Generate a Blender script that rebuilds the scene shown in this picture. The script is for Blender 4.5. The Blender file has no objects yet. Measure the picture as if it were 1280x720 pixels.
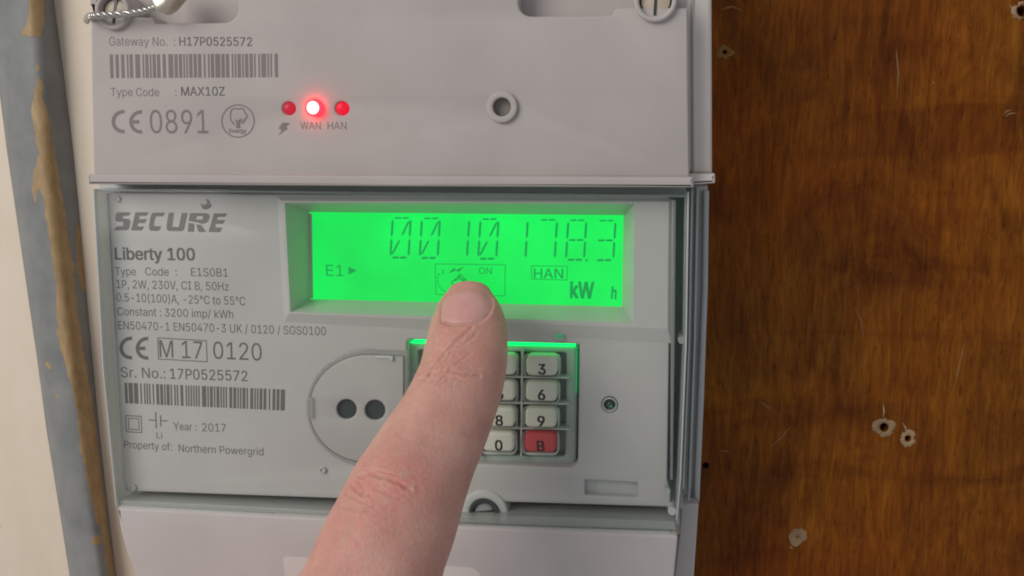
import bpy, bmesh, math, random
import numpy as np
from mathutils import Vector, Matrix
from mathutils.bvhtree import BVHTree
from mathutils.geometry import delaunay_2d_cdt

S = 0.001                      # model is laid out in millimetres, stored in metres
scene = bpy.context.scene
COL = scene.collection

# ------------------------------------------------------------------ camera
# meter frame: x right, y up, z out of the board (mm).  world: (x, -z, y)
CAM = np.array([115.698, 3.950, 233.463])
ROT = np.array([[0.99138839, -0.02116111, 0.12923341],
                [0.00266591, 0.98991452, 0.14164085],
                [-0.13092731, -0.14007657, 0.98144618]])
FPX = 1150.0
cd = bpy.data.cameras.new('camera'); cam = bpy.data.objects.new('camera', cd); COL.objects.link(cam)
cd.sensor_width = 36.0; cd.lens = 36.0 * FPX / 1280.0; cd.clip_start = 0.005; cd.clip_end = 50
A = np.array([[1, 0, 0], [0, 0, -1], [0, 1, 0]], float)
RW = A @ ROT; CW = A @ CAM * S
m4 = Matrix.Identity(4)
for i in range(3):
    for j in range(3): m4[i][j] = RW[i, j]
    m4[i][3] = CW[i]
cam.matrix_world = m4
scene.camera = cam

# ------------------------------------------------------------------ light
w = bpy.data.worlds.new('World'); scene.world = w; w.use_nodes = True
bg = w.node_tree.nodes['Background']; bg.inputs[0].default_value = (0.92, 0.96, 1.0, 1); bg.inputs[1].default_value = 0.34
def W(p): return (p[0]*S, -p[2]*S, p[1]*S)
def area(name, loc, target, size, energy, color):
    ld = bpy.data.lights.new(name, 'AREA'); ld.size = size*S; ld.energy = energy; ld.color = color
    lo = bpy.data.objects.new(name, ld); COL.objects.link(lo); lo.location = W(loc)
    d = Vector(W(target)) - Vector(W(loc)); lo.rotation_euler = d.to_track_quat('-Z', 'Y').to_euler()
    return lo
area('window_light', (-560, 420, 760), (60, -20, 0), 650, 6.6, (1.0, 0.93, 0.87))
scene.view_settings.view_transform = 'Standard'; scene.view_settings.look = 'None'
scene.view_settings.exposure = 0.0; scene.view_settings.gamma = 1.0
scene.cycles.use_denoising = True
scene.cycles.filter_width = 1.9
scene.cycles.max_bounces = 10; scene.cycles.transparent_max_bounces = 24

# ------------------------------------------------------------------ helpers
def P(px, py, z):
    d = ROT @ np.array([(px-640)/FPX, -(py-360)/FPX, -1.0])
    return CAM + d * ((z-CAM[2])/d[2])
def proj(v):
    q = (np.asarray(v) - CAM) @ ROT
    return np.stack([640 - FPX*q[..., 0]/q[..., 2], 360 + FPX*q[..., 1]/q[..., 2]], -1)
def Q(pts, z): return [tuple(P(a, b, z)[:2]) for a, b in pts]

def rootloc(o):
    while o is not None and o.parent is not None: o = o.parent
    return o['_mm'] if o is not None and '_mm' in o else (0, 0, 0)
def mesh_obj(name, V, F, mat, parent=None, smooth=30):
    V = np.asarray(V, float) - np.array(rootloc(parent))
    VW = np.stack([V[:, 0], -V[:, 2], V[:, 1]], 1) * S
    me = bpy.data.meshes.new(name); me.from_pydata(VW.tolist(), [], F); me.update()
    return link(name, me, mat, parent, smooth)
def link(name, me, mat, parent, smooth=30):
    me.materials.clear(); me.materials.append(mat)
    if smooth is not None:
        me.polygons.foreach_set('use_smooth', [True]*len(me.polygons)); me.set_sharp_from_angle(angle=math.radians(smooth))
    o = bpy.data.objects.new(name, me); COL.objects.link(o)
    if parent is not None: o.parent = parent
    return o
def thing(name, label, cat, base, group=None):
    o = bpy.data.objects.new(name, None); COL.objects.link(o); o.empty_display_size = 0.01
    o.location = W(base); o['_mm'] = tuple(float(c) for c in base); o['label'] = label; o['category'] = cat
    if group: o['group'] = group
    return o
def fix_normals(V, F):
    bm = bmesh.new(); vs = [bm.verts.new(v) for v in V]
    for f in F:
        try: bm.faces.new([vs[i] for i in f])
        except ValueError: pass
    bmesh.ops.recalc_face_normals(bm, faces=bm.faces[:])
    bm.verts.index_update()
    V2 = [tuple(v.co) for v in bm.verts]; F2 = [[v.index for v in f.verts] for f in bm.faces]; bm.free()
    return V2, F2
def curve_vf(loops, z0, z1, bevel=0, seg=2, off=0):
    cu = bpy.data.curves.new('tmp', 'CURVE'); cu.dimensions = '2D'; cu.fill_mode = 'BOTH'
    for lp in loops:
        sp = cu.splines.new('POLY'); sp.points.add(len(lp)-1)
        for i, p in enumerate(lp): sp.points[i].co = (p[0], p[1], 0, 1)
        sp.use_cyclic_u = True
    if off: cu.offset = off
    if z1 > z0:
        cu.extrude = (z1-z0)/2 - bevel; cu.bevel_depth = bevel; cu.bevel_resolution = seg; cu.offset = -bevel
    ob = bpy.data.objects.new('tmp', cu); me = bpy.data.meshes.new_from_object(ob)
    bm = bmesh.new(); bm.from_mesh(me)
    bmesh.ops.remove_doubles(bm, verts=bm.verts[:], dist=1e-5)
    bm.verts.index_update()
    V = [(v.co.x, v.co.y, v.co.z + (z0+z1)/2) for v in bm.verts]; F = [[v.index for v in f.verts] for f in bm.faces]
    bm.free(); bpy.data.objects.remove(ob); bpy.data.curves.remove(cu); bpy.data.meshes.remove(me)
    return V, F
def solid(name, loops, z0, z1, mat, parent=None, bevel=0, seg=2, smooth=35):
    V, F = curve_vf(loops, z0, z1, bevel, seg)
    if z1 > z0: V, F = fix_normals(V, F)
    return mesh_obj(name, V, F, mat, parent, smooth if z1 > z0 else None)
def multi(name, pieces, mat, parent, smooth=35):
    V, F = [], []
    for v, f in pieces:
        n = len(V); V += list(v); F += [[i+n for i in q] for q in f]
    return mesh_obj(name, V, F, mat, parent, smooth)
def circ(px, py, r, n=40, a0=0, a1=360, ry=None):
    full = abs(a1-a0) >= 360
    k = n if full else n+1
    return [(px + r*math.cos(math.radians(a0+(a1-a0)*i/n)), py + (ry or r)*math.sin(math.radians(a0+(a1-a0)*i/n))) for i in range(k)]
def rrect(pts, r, n=5):
    """round the corners of a px polygon"""
    out = []
    N = len(pts)
    for i in range(N):
        p = Vector(pts[i]); a = (Vector(pts[i-1])-p); b = (Vector(pts[(i+1) % N])-p)
        rr = min(r if not isinstance(r, (list, tuple)) else r[i], a.length*.49, b.length*.49)
        if rr < .05: out.append(tuple(p)); continue
        p0 = p + a.normalized()*rr; p1 = p + b.normalized()*rr
        for k in range(n+1):
            t = k/n; q = p0*(1-t)**2 + p*2*t*(1-t) + p1*t*t; out.append((q.x, q.y))
    return out
def arcband(cx, cy, ro, ri, a0, a1, n=22):
    o = [(cx+ro*math.cos(math.radians(a0+(a1-a0)*i/n)), cy+ro*math.sin(math.radians(a0+(a1-a0)*i/n))) for i in range(n+1)]
    return o + [(cx+ri*math.cos(math.radians(a1-(a1-a0)*i/n)), cy+ri*math.sin(math.radians(a1-(a1-a0)*i/n))) for i in range(n+1)]
def ribbon(pts, wd):
    """outline of a polyline of width wd (px)"""
    L, Rr = [], []
    for i, p in enumerate(pts):
        p = Vector(p)
        d0 = (p-Vector(pts[i-1])).normalized() if i else None
        d1 = (Vector(pts[i+1])-p).normalized() if i < len(pts)-1 else None
        d = d0 if d1 is None else d1 if d0 is None else (d0+d1).normalized()
        k = 1.0
        if d0 is not None and d1 is not None: k = 1/max(.4, d.dot(d1))
        nrm = Vector((-d.y, d.x))*wd/2*k
        L.append(tuple(p+nrm)); Rr.append(tuple(p-nrm))
    return L + Rr[::-1]
def frame_loops(pts, wd):
    c = Vector((sum(p[0] for p in pts)/len(pts), sum(p[1] for p in pts)/len(pts)))
    inn = []
    N = len(pts)
    for i in range(N):
        p = Vector(pts[i]); a = (p-Vector(pts[i-1])).normalized(); b = (Vector(pts[(i+1) % N])-p).normalized()
        na = Vector((-a.y, a.x)); nb = Vector((-b.y, b.x)); nn = (na+nb).normalized(); k = wd/max(.3, nn.dot(na))
        q = p+nn*k
        if (q-c).length > (p-c).length: q = p-nn*k
        inn.append(tuple(q))
    return [pts, inn]
def flat(name, pxloops, z, mat, parent): return solid(name, [Q(l, z) for l in pxloops], z, z, mat, parent)

import os
SANS = None
try: SANS = bpy.data.fonts.load(os.path.join(bpy.utils.system_resource('DATAFILES'), 'fonts', 'Inter.woff2'))   # ships with Blender; the built-in face is the fallback
except Exception: SANS = None
def text_vf(body, bold=0.0):
    """outline of a string; every contour filled on its own, so overlapping strokes of a glyph unite"""
    cu = bpy.data.curves.new('t', 'FONT'); cu.font = SANS or cu.font; cu.body = body; cu.size = 1; cu.resolution_u = 4; cu.fill_mode = 'NONE'
    ob = bpy.data.objects.new('t', cu); me = bpy.data.meshes.new_from_object(ob)
    co = [v.co[:2] for v in me.vertices]; nxt = {}
    for e in me.edges: nxt.setdefault(e.vertices[0], []).append(e.vertices[1]); nxt.setdefault(e.vertices[1], []).append(e.vertices[0])
    seen, lps = set(), []
    for st in range(len(co)):
        if st in seen or st not in nxt: continue
        lp = [st]; seen.add(st); cur = st
        while True:
            nn = [q for q in nxt[cur] if q not in seen]
            if len(lp) == 1 and st+1 in nn: nn = [st+1]
            if not nn: break
            cur = nn[0]; seen.add(cur); lp.append(cur)
        lps.append([co[q] for q in lp])
    bpy.data.objects.remove(ob); bpy.data.curves.remove(cu); bpy.data.meshes.remove(me)
    vs, es = [], []
    for l in lps:
        n = len(vs); vs += [Vector(p) for p in l]; es += [(n+k, n+(k+1) % len(l)) for k in range(len(l))]
    ov, oe, of, *_ = delaunay_2d_cdt(vs, es, [], 0, 1e-6)
    ov = np.array([v[:] for v in ov]); of = [f for f in of if len(f) == 3]; tr = np.array(of)
    c = ov[tr].mean(1); wn = np.zeros(len(tr))
    for l in lps:                                  # non-zero winding, so overlapping strokes unite
        L = np.array(l); M = np.roll(L, -1, 0)
        cr = (M[:, 0]-L[:, 0])[None]*(c[:, 1:2]-L[None, :, 1]) - (c[:, 0:1]-L[None, :, 0])*(M[:, 1]-L[:, 1])[None]
        upw = (L[None, :, 1] <= c[:, 1:2]) & (M[None, :, 1] > c[:, 1:2]) & (cr > 0)
        dnw = (L[None, :, 1] > c[:, 1:2]) & (M[None, :, 1] <= c[:, 1:2]) & (cr < 0)
        wn += upw.sum(1) - dnw.sum(1)
    F0 = [list(f) for f, q in zip(of, wn) if q != 0]
    V, F = [], []
    for k, (dx, dy) in enumerate([(0, 0)] if not bold else [(0, 0), (bold, bold*.5), (-bold, -bold*.5), (bold, -bold*.5), (-bold, bold*.5)]):
        n = len(V); V += [(x+dx, y+dy, .003*k) for x, y in ov]; F += [[q+n for q in f] for f in F0]
    return np.array(V), F
CAPH = None
def text(body, p0, p1, cap, z, mat, parent, bold=0.0, name='printed_text', shear=0):
    global CAPH
    if CAPH is None:
        v, _ = text_vf('H'); CAPH = v[:, 1].max()
    V, F = text_vf(body, bold)
    x0, x1 = V[:, 0].min(), V[:, 0].max(); ZZ = V[:, 2]
    a = P(*p0, z); b = P(*p1, z); up = P(p0[0], p0[1]-cap, z)
    ch = np.linalg.norm(up-a); L = np.linalg.norm(b-a); ux = (b-a)/L; uy = np.array([-ux[1], ux[0], 0])
    X = (V[:, 0]-x0)/(x1-x0)*L; Y = V[:, 1]/CAPH*ch
    X = X + shear*Y
    W_ = a + X[:, None]*ux + Y[:, None]*uy + ZZ[:, None]*np.array([0, 0, 1.])
    return mesh_obj(name, W_, F, mat, parent, None)
def barcode(tl, tr, br, bl, seed, z, mat, parent, n=64):
    rnd = random.Random(seed); V, F = [], []; t = 0; unit = 1/n/1.72
    A_, B_, C_, D_ = [np.array(P(*p, z)) for p in (tl, tr, br, bl)]
    while t < 1-unit*.9:
        wd = rnd.choice([1, 1, 1, 2, 2, 3])*unit; wd = min(wd, 1-t)
        k = len(V)
        for s, top in ((t, 1), (t+wd, 1), (t+wd, 0), (t, 0)):
            V.append((A_*(1-s)+B_*s) if top else (D_*(1-s)+C_*s))
        F.append([k, k+3, k+2, k+1]); t += wd + rnd.choice([1, 1, 1, 2, 2])*unit*.8
    return mesh_obj('barcode', V, F, mat, parent, None)
def loft(rings, closed=True, cap0=False, cap1=False):
    V = [tuple(p) for r in rings for p in r]; n = len(rings[0]); F = []
    for i in range(len(rings)-1):
        for j in range(n if closed else n-1):
            a = i*n+j; b = i*n+(j+1) % n; F.append([a, b, b+n, a+n])
    if cap0: F.append(list(range(n))[::-1])
    if cap1: F.append(list(range((len(rings)-1)*n, len(rings)*n)))
    return V, F
def tube(pts, r, n=8):
    pts = [np.array(p, float) for p in pts]; rings = []
    for i, p in enumerate(pts):
        d = pts[min(i+1, len(pts)-1)] - pts[max(i-1, 0)]; d /= np.linalg.norm(d)
        u = np.cross(d, [0, 0, 1.]); 
        if np.linalg.norm(u) < 1e-3: u = np.cross(d, [0, 1., 0])
        u /= np.linalg.norm(u); v = np.cross(d, u)
        rings.append([p + r*(math.cos(t)*u + math.sin(t)*v) for t in [2*math.pi*k/n for k in range(n)]])
    return loft(rings, True, True, True)
def lathe(c, prof, n=40):
    """prof: (radius, z) list; axis along z through c (x,y) mm; ends closed if r==0"""
    rings = [[(c[0]+r*math.cos(2*math.pi*k/n), c[1]+r*math.sin(2*math.pi*k/n), z) for k in range(n)] for r, z in prof]
    V, F = loft(rings)
    if prof[-1][0] > 0: pass
    bm = bmesh.new(); vs = [bm.verts.new(v) for v in V]
    for f in F: bm.faces.new([vs[i] for i in f])
    bmesh.ops.remove_doubles(bm, verts=bm.verts[:], dist=1e-5); bmesh.ops.recalc_face_normals(bm, faces=bm.faces[:])
    bm.verts.index_update(); V2 = [tuple(v.co) for v in bm.verts]; F2 = [[v.index for v in f.verts] for f in bm.faces]; bm.free()
    return V2, F2
def mmr(rpx, z): return rpx * (CAM[2]-z) / 1170.0

# ------------------------------------------------------------------ materials
def srgb(r, g, b):
    f = lambda c: (c/255/12.92) if c/255 <= .04045 else ((c/255+.055)/1.055)**2.4
    return (f(r), f(g), f(b), 1)
class NT:
    def __init__(s, name):
        s.m = bpy.data.materials.new(name); s.m.use_nodes = True; s.t = s.m.node_tree
        s.b = s.t.nodes['Principled BSDF']; s.out = s.t.nodes['Material Output']
    def n(s, typ, **kw):
        nd = s.t.nodes.new(typ)
        for k, v in kw.items(): setattr(nd, k, v)
        return nd
    def l(s, a, b): s.t.links.new(a, b)
    def coord(s, scale=(1, 1, 1), typ='Object'):
        tc = s.n('ShaderNodeTexCoord'); mp = s.n('ShaderNodeMapping'); mp.inputs['Scale'].default_value = scale
        s.l(tc.outputs[typ], mp.inputs['Vector']); return mp.outputs[0]
    def noise(s, vec, scale, detail=4, rough=.55, dist=0):
        nd = s.n('ShaderNodeTexNoise'); nd.inputs['Scale'].default_value = scale; nd.inputs['Detail'].default_value = detail
        nd.inputs['Roughness'].default_value = rough; nd.inputs['Distortion'].default_value = dist
        s.l(vec, nd.inputs['Vector']); return nd.outputs['Fac']
    def ramp(s, fac, stops):
        r = s.n('ShaderNodeValToRGB'); e = r.color_ramp.elements
        while len(e) < len(stops): e.new(.5)
        for el, (p, c) in zip(e, stops): el.position = p; el.color = c if len(c) == 4 else (*c, 1)
        s.l(fac, r.inputs[0]); return r.outputs[0]
    def mix(s, fac, a, b, mode='MIX'):
        m = s.n('ShaderNodeMix', data_type='RGBA', blend_type=mode)
        for sock, v in ((m.inputs[0], fac), (m.inputs[6], a), (m.inputs[7], b)):
            if isinstance(v, (int, float)): sock.default_value = v
            elif isinstance(v, tuple): sock.default_value = v
            else: s.l(v, sock)
        return m.outputs[2]
    def bump(s, h, strength=.2, dist=.0002):
        b = s.n('ShaderNodeBump'); b.inputs['Strength'].default_value = strength; b.inputs['Distance'].default_value = dist
        s.l(h, b.inputs['Height']); s.l(b.outputs[0], s.b.inputs['Normal']); return b
def plastic(name, col, rough=.45, var=.06, bump=.08, spec=.4, sss=0):
    t = NT(name); v = t.coord()
    n1 = t.noise(v, 60, 5); n2 = t.noise(v, 900, 3)
    c = Vector(col[:3]); lo = (*(c*(1-var)), 1); hi = (*(c*(1+var*.6)), 1)
    col_ = t.ramp(n1, [(.3, lo), (.7, hi)]); t.l(col_, t.b.inputs['Base Color'])
    r = t.ramp(n1, [(.3, (rough*1.15,)*3), (.75, (rough*.85,)*3)]); t.l(r, t.b.inputs['Roughness'])
    t.b.inputs['Specular IOR Level'].default_value = spec
    if sss: t.b.inputs['Subsurface Weight'].default_value = sss; t.b.inputs['Subsurface Radius'].default_value = (1, .9, .8); t.b.inputs['Subsurface Scale'].default_value = .0015
    t.bump(n2, bump, .00005)
    return t.m
def emit(name, col, strength):
    t = NT(name); t.b.inputs['Base Color'].default_value = (0.02, 0.02, 0.02, 1); t.b.inputs['Roughness'].default_value = .3
    t.b.inputs['Specular IOR Level'].default_value = .0 if name.startswith('lcd') else .25; t.b.inputs['Emission Color'].default_value = col; t.b.inputs['Emission Strength'].default_value = strength; return t.m
def clear(name, tint, haze=.0, rough=.05, f0=.05, hazecol=(.5, .52, .52, 1)):
    """thin clear plastic: transparent + fresnel gloss + a little diffuse haze"""
    t = NT(name); t.t.nodes.remove(t.b)
    tr = t.n('ShaderNodeBsdfTransparent'); tr.inputs[0].default_value = tint
    gl = t.n('ShaderNodeBsdfGlossy'); gl.inputs['Roughness'].default_value = rough; gl.inputs[0].default_value = (1, 1, 1, 1)
    df = t.n('ShaderNodeBsdfDiffuse'); df.inputs[0].default_value = hazecol
    m1 = t.n('ShaderNodeMixShader'); m1.inputs[0].default_value = haze; t.l(tr.outputs[0], m1.inputs[1]); t.l(df.outputs[0], m1.inputs[2])
    lw = t.n('ShaderNodeLayerWeight'); lw.inputs[0].default_value = .5
    pw = t.n('ShaderNodeMath', operation='POWER'); t.l(lw.outputs['Facing'], pw.inputs[0]); pw.inputs[1].default_value = 4.5
    fr = t.n('ShaderNodeMath', operation='MULTIPLY_ADD'); t.l(pw.outputs[0], fr.inputs[0]); fr.inputs[1].default_value = .8; fr.inputs[2].default_value = f0*.6
    m2 = t.n('ShaderNodeMixShader'); t.l(fr.outputs[0], m2.inputs[0]); t.l(m1.outputs[0], m2.inputs[1]); t.l(gl.outputs[0], m2.inputs[2])
    t.l(m2.outputs[0], t.out.inputs[0]); return t.m
def metal(name, col, rough=.35, brush=None):
    t = NT(name); t.b.inputs['Metallic'].default_value = 1; t.b.inputs['Base Color'].default_value = col; t.b.inputs['Roughness'].default_value = rough
    v = t.coord(brush or (1, 1, 1)); n = t.noise(v, 500, 4); t.bump(n, .25, .00006)
    return t.m

M_hub = plastic('hub_plastic', (.50, .456, .436, 1), .6, spec=.15)
M_hubside_lifted = plastic('hub_side_lightened', (.72, .66, .615, 1), .5)  # hub plastic lightened in colour to offset the shade on the side strip
M_plate = plastic('label_plate_plastic', (.52, .50, .485, 1), .5)
M_base = plastic('base_plastic', (.50, .51, .515, 1), .4)
M_term = plastic('terminal_plastic', (.565, .525, .515, 1), .5, spec=.2)
M_bezel = plastic('bezel_plastic', (.52, .53, .50, 1), .4)
M_dark = plastic('case_interior_plastic', (.40, .425, .40, 1), .5)
M_midgrey = plastic('inner_frame_plastic', (.54, .55, .53, 1), .5)
M_print = plastic('print_ink', (.155, .145, .138, 1), .6, .05, 0)
M_print2 = plastic('print_ink_light', (.225, .20, .193, 1), .6, .05, 0)
M_black = plastic('black_ink', (.02, .02, .02, 1), .6, .05, 0)
M_key = plastic('key_rubber', (.70, .69, .59, 1), .5, .04)
M_redkey = plastic('red_key_rubber', (.62, .07, .075, 1), .5, .04)
M_tray = plastic('keypad_tray_plastic', (.45, .53, .47, 1), .3)
M_rib = plastic('keypad_rib_plastic', (.56, .60, .55, 1), .25)
M_port = plastic('optical_port_metal', (.46, .44, .425, 1), .42, .05)
M_hole = plastic('dark_plastic_window', (.045, .055, .055, 1), .25)
M_lens = plastic('reset_button_rubber', (.27, .25, .22, 1), .6)
M_void = plastic('void', (.006, .005, .004, 1), .9, .05, 0, .05)
M_cover = clear('clear_cover_plastic', (.99, 1.0, .995, 1), .005, .1, .02)
M_wallc = clear('cover_wall_plastic', (.84, .88, .89, 1), .4, .15, hazecol=(.50, .53, .52, 1))
M_lip = clear('cover_lip_plastic', (.92, .93, .92, 1), .5, .12, hazecol=(.55, .57, .54, 1))
M_edge = clear('flange_and_highlight_plastic', (.9, .93, .93, 1), .65, .12, hazecol=(.68, .71, .70, 1))
M_ring = clear('port_rim_plastic', (.94, .94, .93, 1), .3, .1, hazecol=(.55, .54, .52, 1))
M_lcd = emit('lcd_backlight', (0.0, .80, .09, 1), 1.06)
_t = M_lcd.node_tree; _n = _t.nodes.new('ShaderNodeTexNoise'); _n.inputs['Scale'].default_value = 45; _c = _t.nodes.new('ShaderNodeTexCoord'); _t.links.new(_c.outputs['Object'], _n.inputs['Vector'])
_r = _t.nodes.new('ShaderNodeMapRange'); _r.inputs[1].default_value = .3; _r.inputs[2].default_value = .7; _r.inputs[3].default_value = .92; _r.inputs[4].default_value = 1.22; _t.links.new(_n.outputs['Fac'], _r.inputs[0]); _t.links.new(_r.outputs[0], _t.nodes['Principled BSDF'].inputs['Emission Strength'])
M_seg = emit('lcd_segment_ink', (0.0, .34, .07, 1), 1.0)
M_seglite = emit('lcd_symbol_ink', (0.0, .30, .05, 1), 1.0)
M_leak = emit('backlight_leak', (0.0, .62, .10, 1), 2.4)
M_leakdim = emit('dim_green_glow', (0.0, .34, .11, 1), .8)
M_wan = emit('lit_led', (1.0, .80, .66, 1), 1.8)
M_wanring = emit('lit_led_rim', (1.0, .006, .012, 1), 10.0)
M_led3 = emit('red_led', (1.0, .0, .034, 1), .85)
M_led1 = emit('dim_red_led', (.75, .012, .045, 1), .7)
M_steel = plastic('screw_steel', (.52, .44, .34, 1), .5, .1, .2, .8)
M_wire = metal('wire_steel', (.55, .53, .50, 1), .3)
M_lead = metal('seal_lead', (.75, .70, .60, 1), .38)
M_sticker = plastic('sticker_paper', (.70, .64, .61, 1), .6, .03)
M_splinter = plastic('bare_splinter', (.36, .235, .13, 1), .8, .5)
M_scar = plastic('worn_varnish', (.25, .115, .032, 1), .7, .4)

def wood():
    t = NT('varnished_plywood')
    g = t.noise(t.coord((620, 620, 75)), 1.0, 7, .68, .9)
    f = t.noise(t.coord((1500, 1500, 230)), 1.0, 5, .7, .5)
    b = t.noise(t.coord((40, 40, 22)), 1.0, 6, .66, 1.2)
    h = t.noise(t.coord((11, 11, 10)), 1.0, 3, .5, .4)
    s = t.noise(t.coord((10, 10, 60)), 1.0, 3, .6, .8)
    base = t.ramp(g, [(.30, (.118, .033, .0022)), (.5, (.190, .061, .0048)), (.70, (.26, .097, .0100))])
    bl = t.ramp(b, [(.32, (.58, .50, .42)), (.48, (.95, .92, .9)), (.66, (1.32, 1.36, 1.3))])
    c = t.mix(1.0, base, bl, 'MULTIPLY')
    hr = t.ramp(h, [(.35, (1.05, .74, .55)), (.62, (1.0, 1.04, 1.05))])
    c = t.mix(1.0, c, hr, 'MULTIPLY')
    st = t.ramp(s, [(.32, (.70, .60, .55)), (.44, (1, 1, 1))])
    c = t.mix(.7, c, st, 'MULTIPLY')
    fl = t.ramp(f, [(.32, (.42, .36, .3)), (.44, (1, 1, 1)), (.66, (1, 1, 1)), (.80, (1.35, 1.4, 1.4))])
    c = t.mix(.85, c, fl, 'MULTIPLY')
    sx = t.n('ShaderNodeSeparateXYZ'); tc = t.n('ShaderNodeTexCoord'); t.l(tc.outputs['Object'], sx.inputs[0])      # an old dark stain across the board
    wv = t.noise(t.coord((35, 35, 120)), 1.0, 5, .65, .5); ma = t.n('ShaderNodeMath', operation='MULTIPLY_ADD'); t.l(wv, ma.inputs[0]); ma.inputs[1].default_value = .022; t.l(sx.outputs['Z'], ma.inputs[2])
    zc = P(1100, 592, 0)[1]*S + .26 + .011; sb = t.n('ShaderNodeMath', operation='SUBTRACT'); t.l(ma.outputs[0], sb.inputs[0]); sb.inputs[1].default_value = zc; ab = t.n('ShaderNodeMath', operation='ABSOLUTE'); t.l(sb.outputs[0], ab.inputs[0])
    band = t.ramp(ab.outputs[0], [(0.0, (.55, .46, .44)), (.0042, (1, 1, 1))]); pat = t.ramp(h, [(.42, (0, 0, 0)), (.6, (.9, .9, .9))])
    c = t.mix(pat, c, t.mix(1.0, c, band, 'MULTIPLY'))
    t.l(c, t.b.inputs['Base Color'])
    r = t.ramp(b, [(.3, (.45,)*3), (.7, (.6,)*3)]); t.l(r, t.b.inputs['Roughness'])
    t.b.inputs['Specular IOR Level'].default_value = .12
    t.bump(g, .3, .00025); return t.m
M_wood = wood()
def wallmat():
    t = NT('cream_painted_wall'); v = t.coord((1, 1, .55)); n = t.noise(v, 38, 5, .6); n2 = t.noise(v, 330, 4)
    c = t.ramp(n, [(.3, (.74, .63, .505)), (.55, (.81, .70, .57)), (.75, (.84, .735, .615))])
    sp = t.ramp(n2, [(.27, (.8, .76, .70)), (.33, (1, 1, 1))]); c = t.mix(.7, c, sp, 'MULTIPLY')
    t.l(c, t.b.inputs['Base Color']); t.b.inputs['Roughness'].default_value = .55; t.bump(n2, .15, .0003); return t.m
M_wall = wallmat()
def pipemat():
    t = NT('grey_pipe_with_mustard_paint')
    at = t.n('ShaderNodeAttribute', attribute_name='paint'); v = t.coord()
    n1 = t.noise(t.coord((420, 420, 170)), 1, 7, .7); n2 = t.noise(v, 90, 6, .65); n3 = t.noise(t.coord((1400, 1400, 120)), 1, 3)
    ad = t.n('ShaderNodeMath', operation='MULTIPLY_ADD'); t.l(n1, ad.inputs[0]); ad.inputs[1].default_value = 12.0; t.l(at.outputs['Fac'], ad.inputs[2])
    sb = t.n('ShaderNodeMath', operation='SUBTRACT'); t.l(ad.outputs[0], sb.inputs[0]); sb.inputs[1].default_value = 6.2
    mask = t.n('ShaderNodeMapRange'); t.l(sb.outputs[0], mask.inputs[0]); mask.inputs[1].default_value = -.4; mask.inputs[2].default_value = .5
    grey = t.ramp(n2, [(.3, (.18, .19, .193)), (.7, (.265, .272, .272))])
    scf = t.ramp(n3, [(.70, (1, 1, 1)), (.78, (1.25, 1.22, 1.15))]); grey = t.mix(.6, grey, scf, 'MULTIPLY')
    must = t.ramp(n1, [(.3, (.30, .19, .08)), (.7, (.48, .335, .175))])
    t.l(t.mix(mask.outputs[0], grey, must), t.b.inputs['Base Color']); t.b.inputs['Roughness'].default_value = .5
    t.bump(mask.outputs[0], .35, .0003); return t.m
M_pipe = pipemat()

# ------------------------------------------------------------------ wall and board
ob = mesh_obj('wall', [(-420, -420, -12.2), (420, -420, -12.2), (420, 420, -12.2), (-420, 420, -12.2)], [[0, 1, 2, 3]], M_wall, None, None)
ob['kind'] = 'structure'
board = thing('plywood_board', 'dark brown varnished plywood backboard with old screw holes, right of the meter', 'board', (160, -260, 0))
holes = [(1105, 534, 5.0), (1135, 548, 3.6), (882, 582, 4.2), (1278, 14, 6.5), (906, 65, 2.2), (1003, 676, 1.6)]
loops = [[(12, -260), (400, -260), (400, 260), (12, 260)]]
for (a, b, r) in holes: loops.append(Q([(x + random.Random(a*7+i).uniform(-.5, .5), y) for i, (x, y) in enumerate(circ(a, b, r, 14))], 0))
solid('panel', loops, -12, 0, M_wood, board, 0)
def splinter_rim(cx, cy, r0, r1, seed, mat, h=.5, name='splintered_rim', amp=.4, part=board):
    rnd = random.Random(seed); n = 30; V, F = [], []
    n = 44; ph = [rnd.uniform(0, 6.28) for _ in range(6)]
    wave = [sum(math.sin((k+2)*2*math.pi*i/n + ph[k])/(k+1.5) for k in range(6))*.6 + rnd.uniform(-.35, .35) for i in range(n)]
    radii = [r0, r0*1.12, (r0+r1)/2, r1]
    hs = [-1.6, h*.5, h, .015]
    for k in range(4):
        for i in range(n):
            a = 2*math.pi*i/n; jit = 1 + wave[i]*amp*.7*(k/3) * (1 if k > 1 else .3)
            p = P(cx + radii[k]*jit*math.cos(a), cy + radii[k]*jit*math.sin(a), 0)
            V.append((p[0], p[1], hs[k]*(1+rnd.uniform(-.4, .4)) if k < 3 else .02))
    for k in range(3):
        for i in range(n): F.append([k*n+i, (k+1)*n+i, (k+1)*n+(i+1) % n, k*n+(i+1) % n])
    return mesh_obj(name, V, F, mat, part, 80)
splinter_rim(1105, 534, 5.2, 12.5, 3, M_splinter)
splinter_rim(1135, 548, 3.8, 10, 5, M_splinter, .4)
splinter_rim(1278, 14, 7, 12, 8, M_splinter, .5)
splinter_rim(906, 65, 3.0, 9, 4, M_scar, .15, 'worn_scar', .5)
splinter_rim(997, 671, 1.5, 11, 9, M_splinter, .25, 'plugged_hole', .35)
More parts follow.
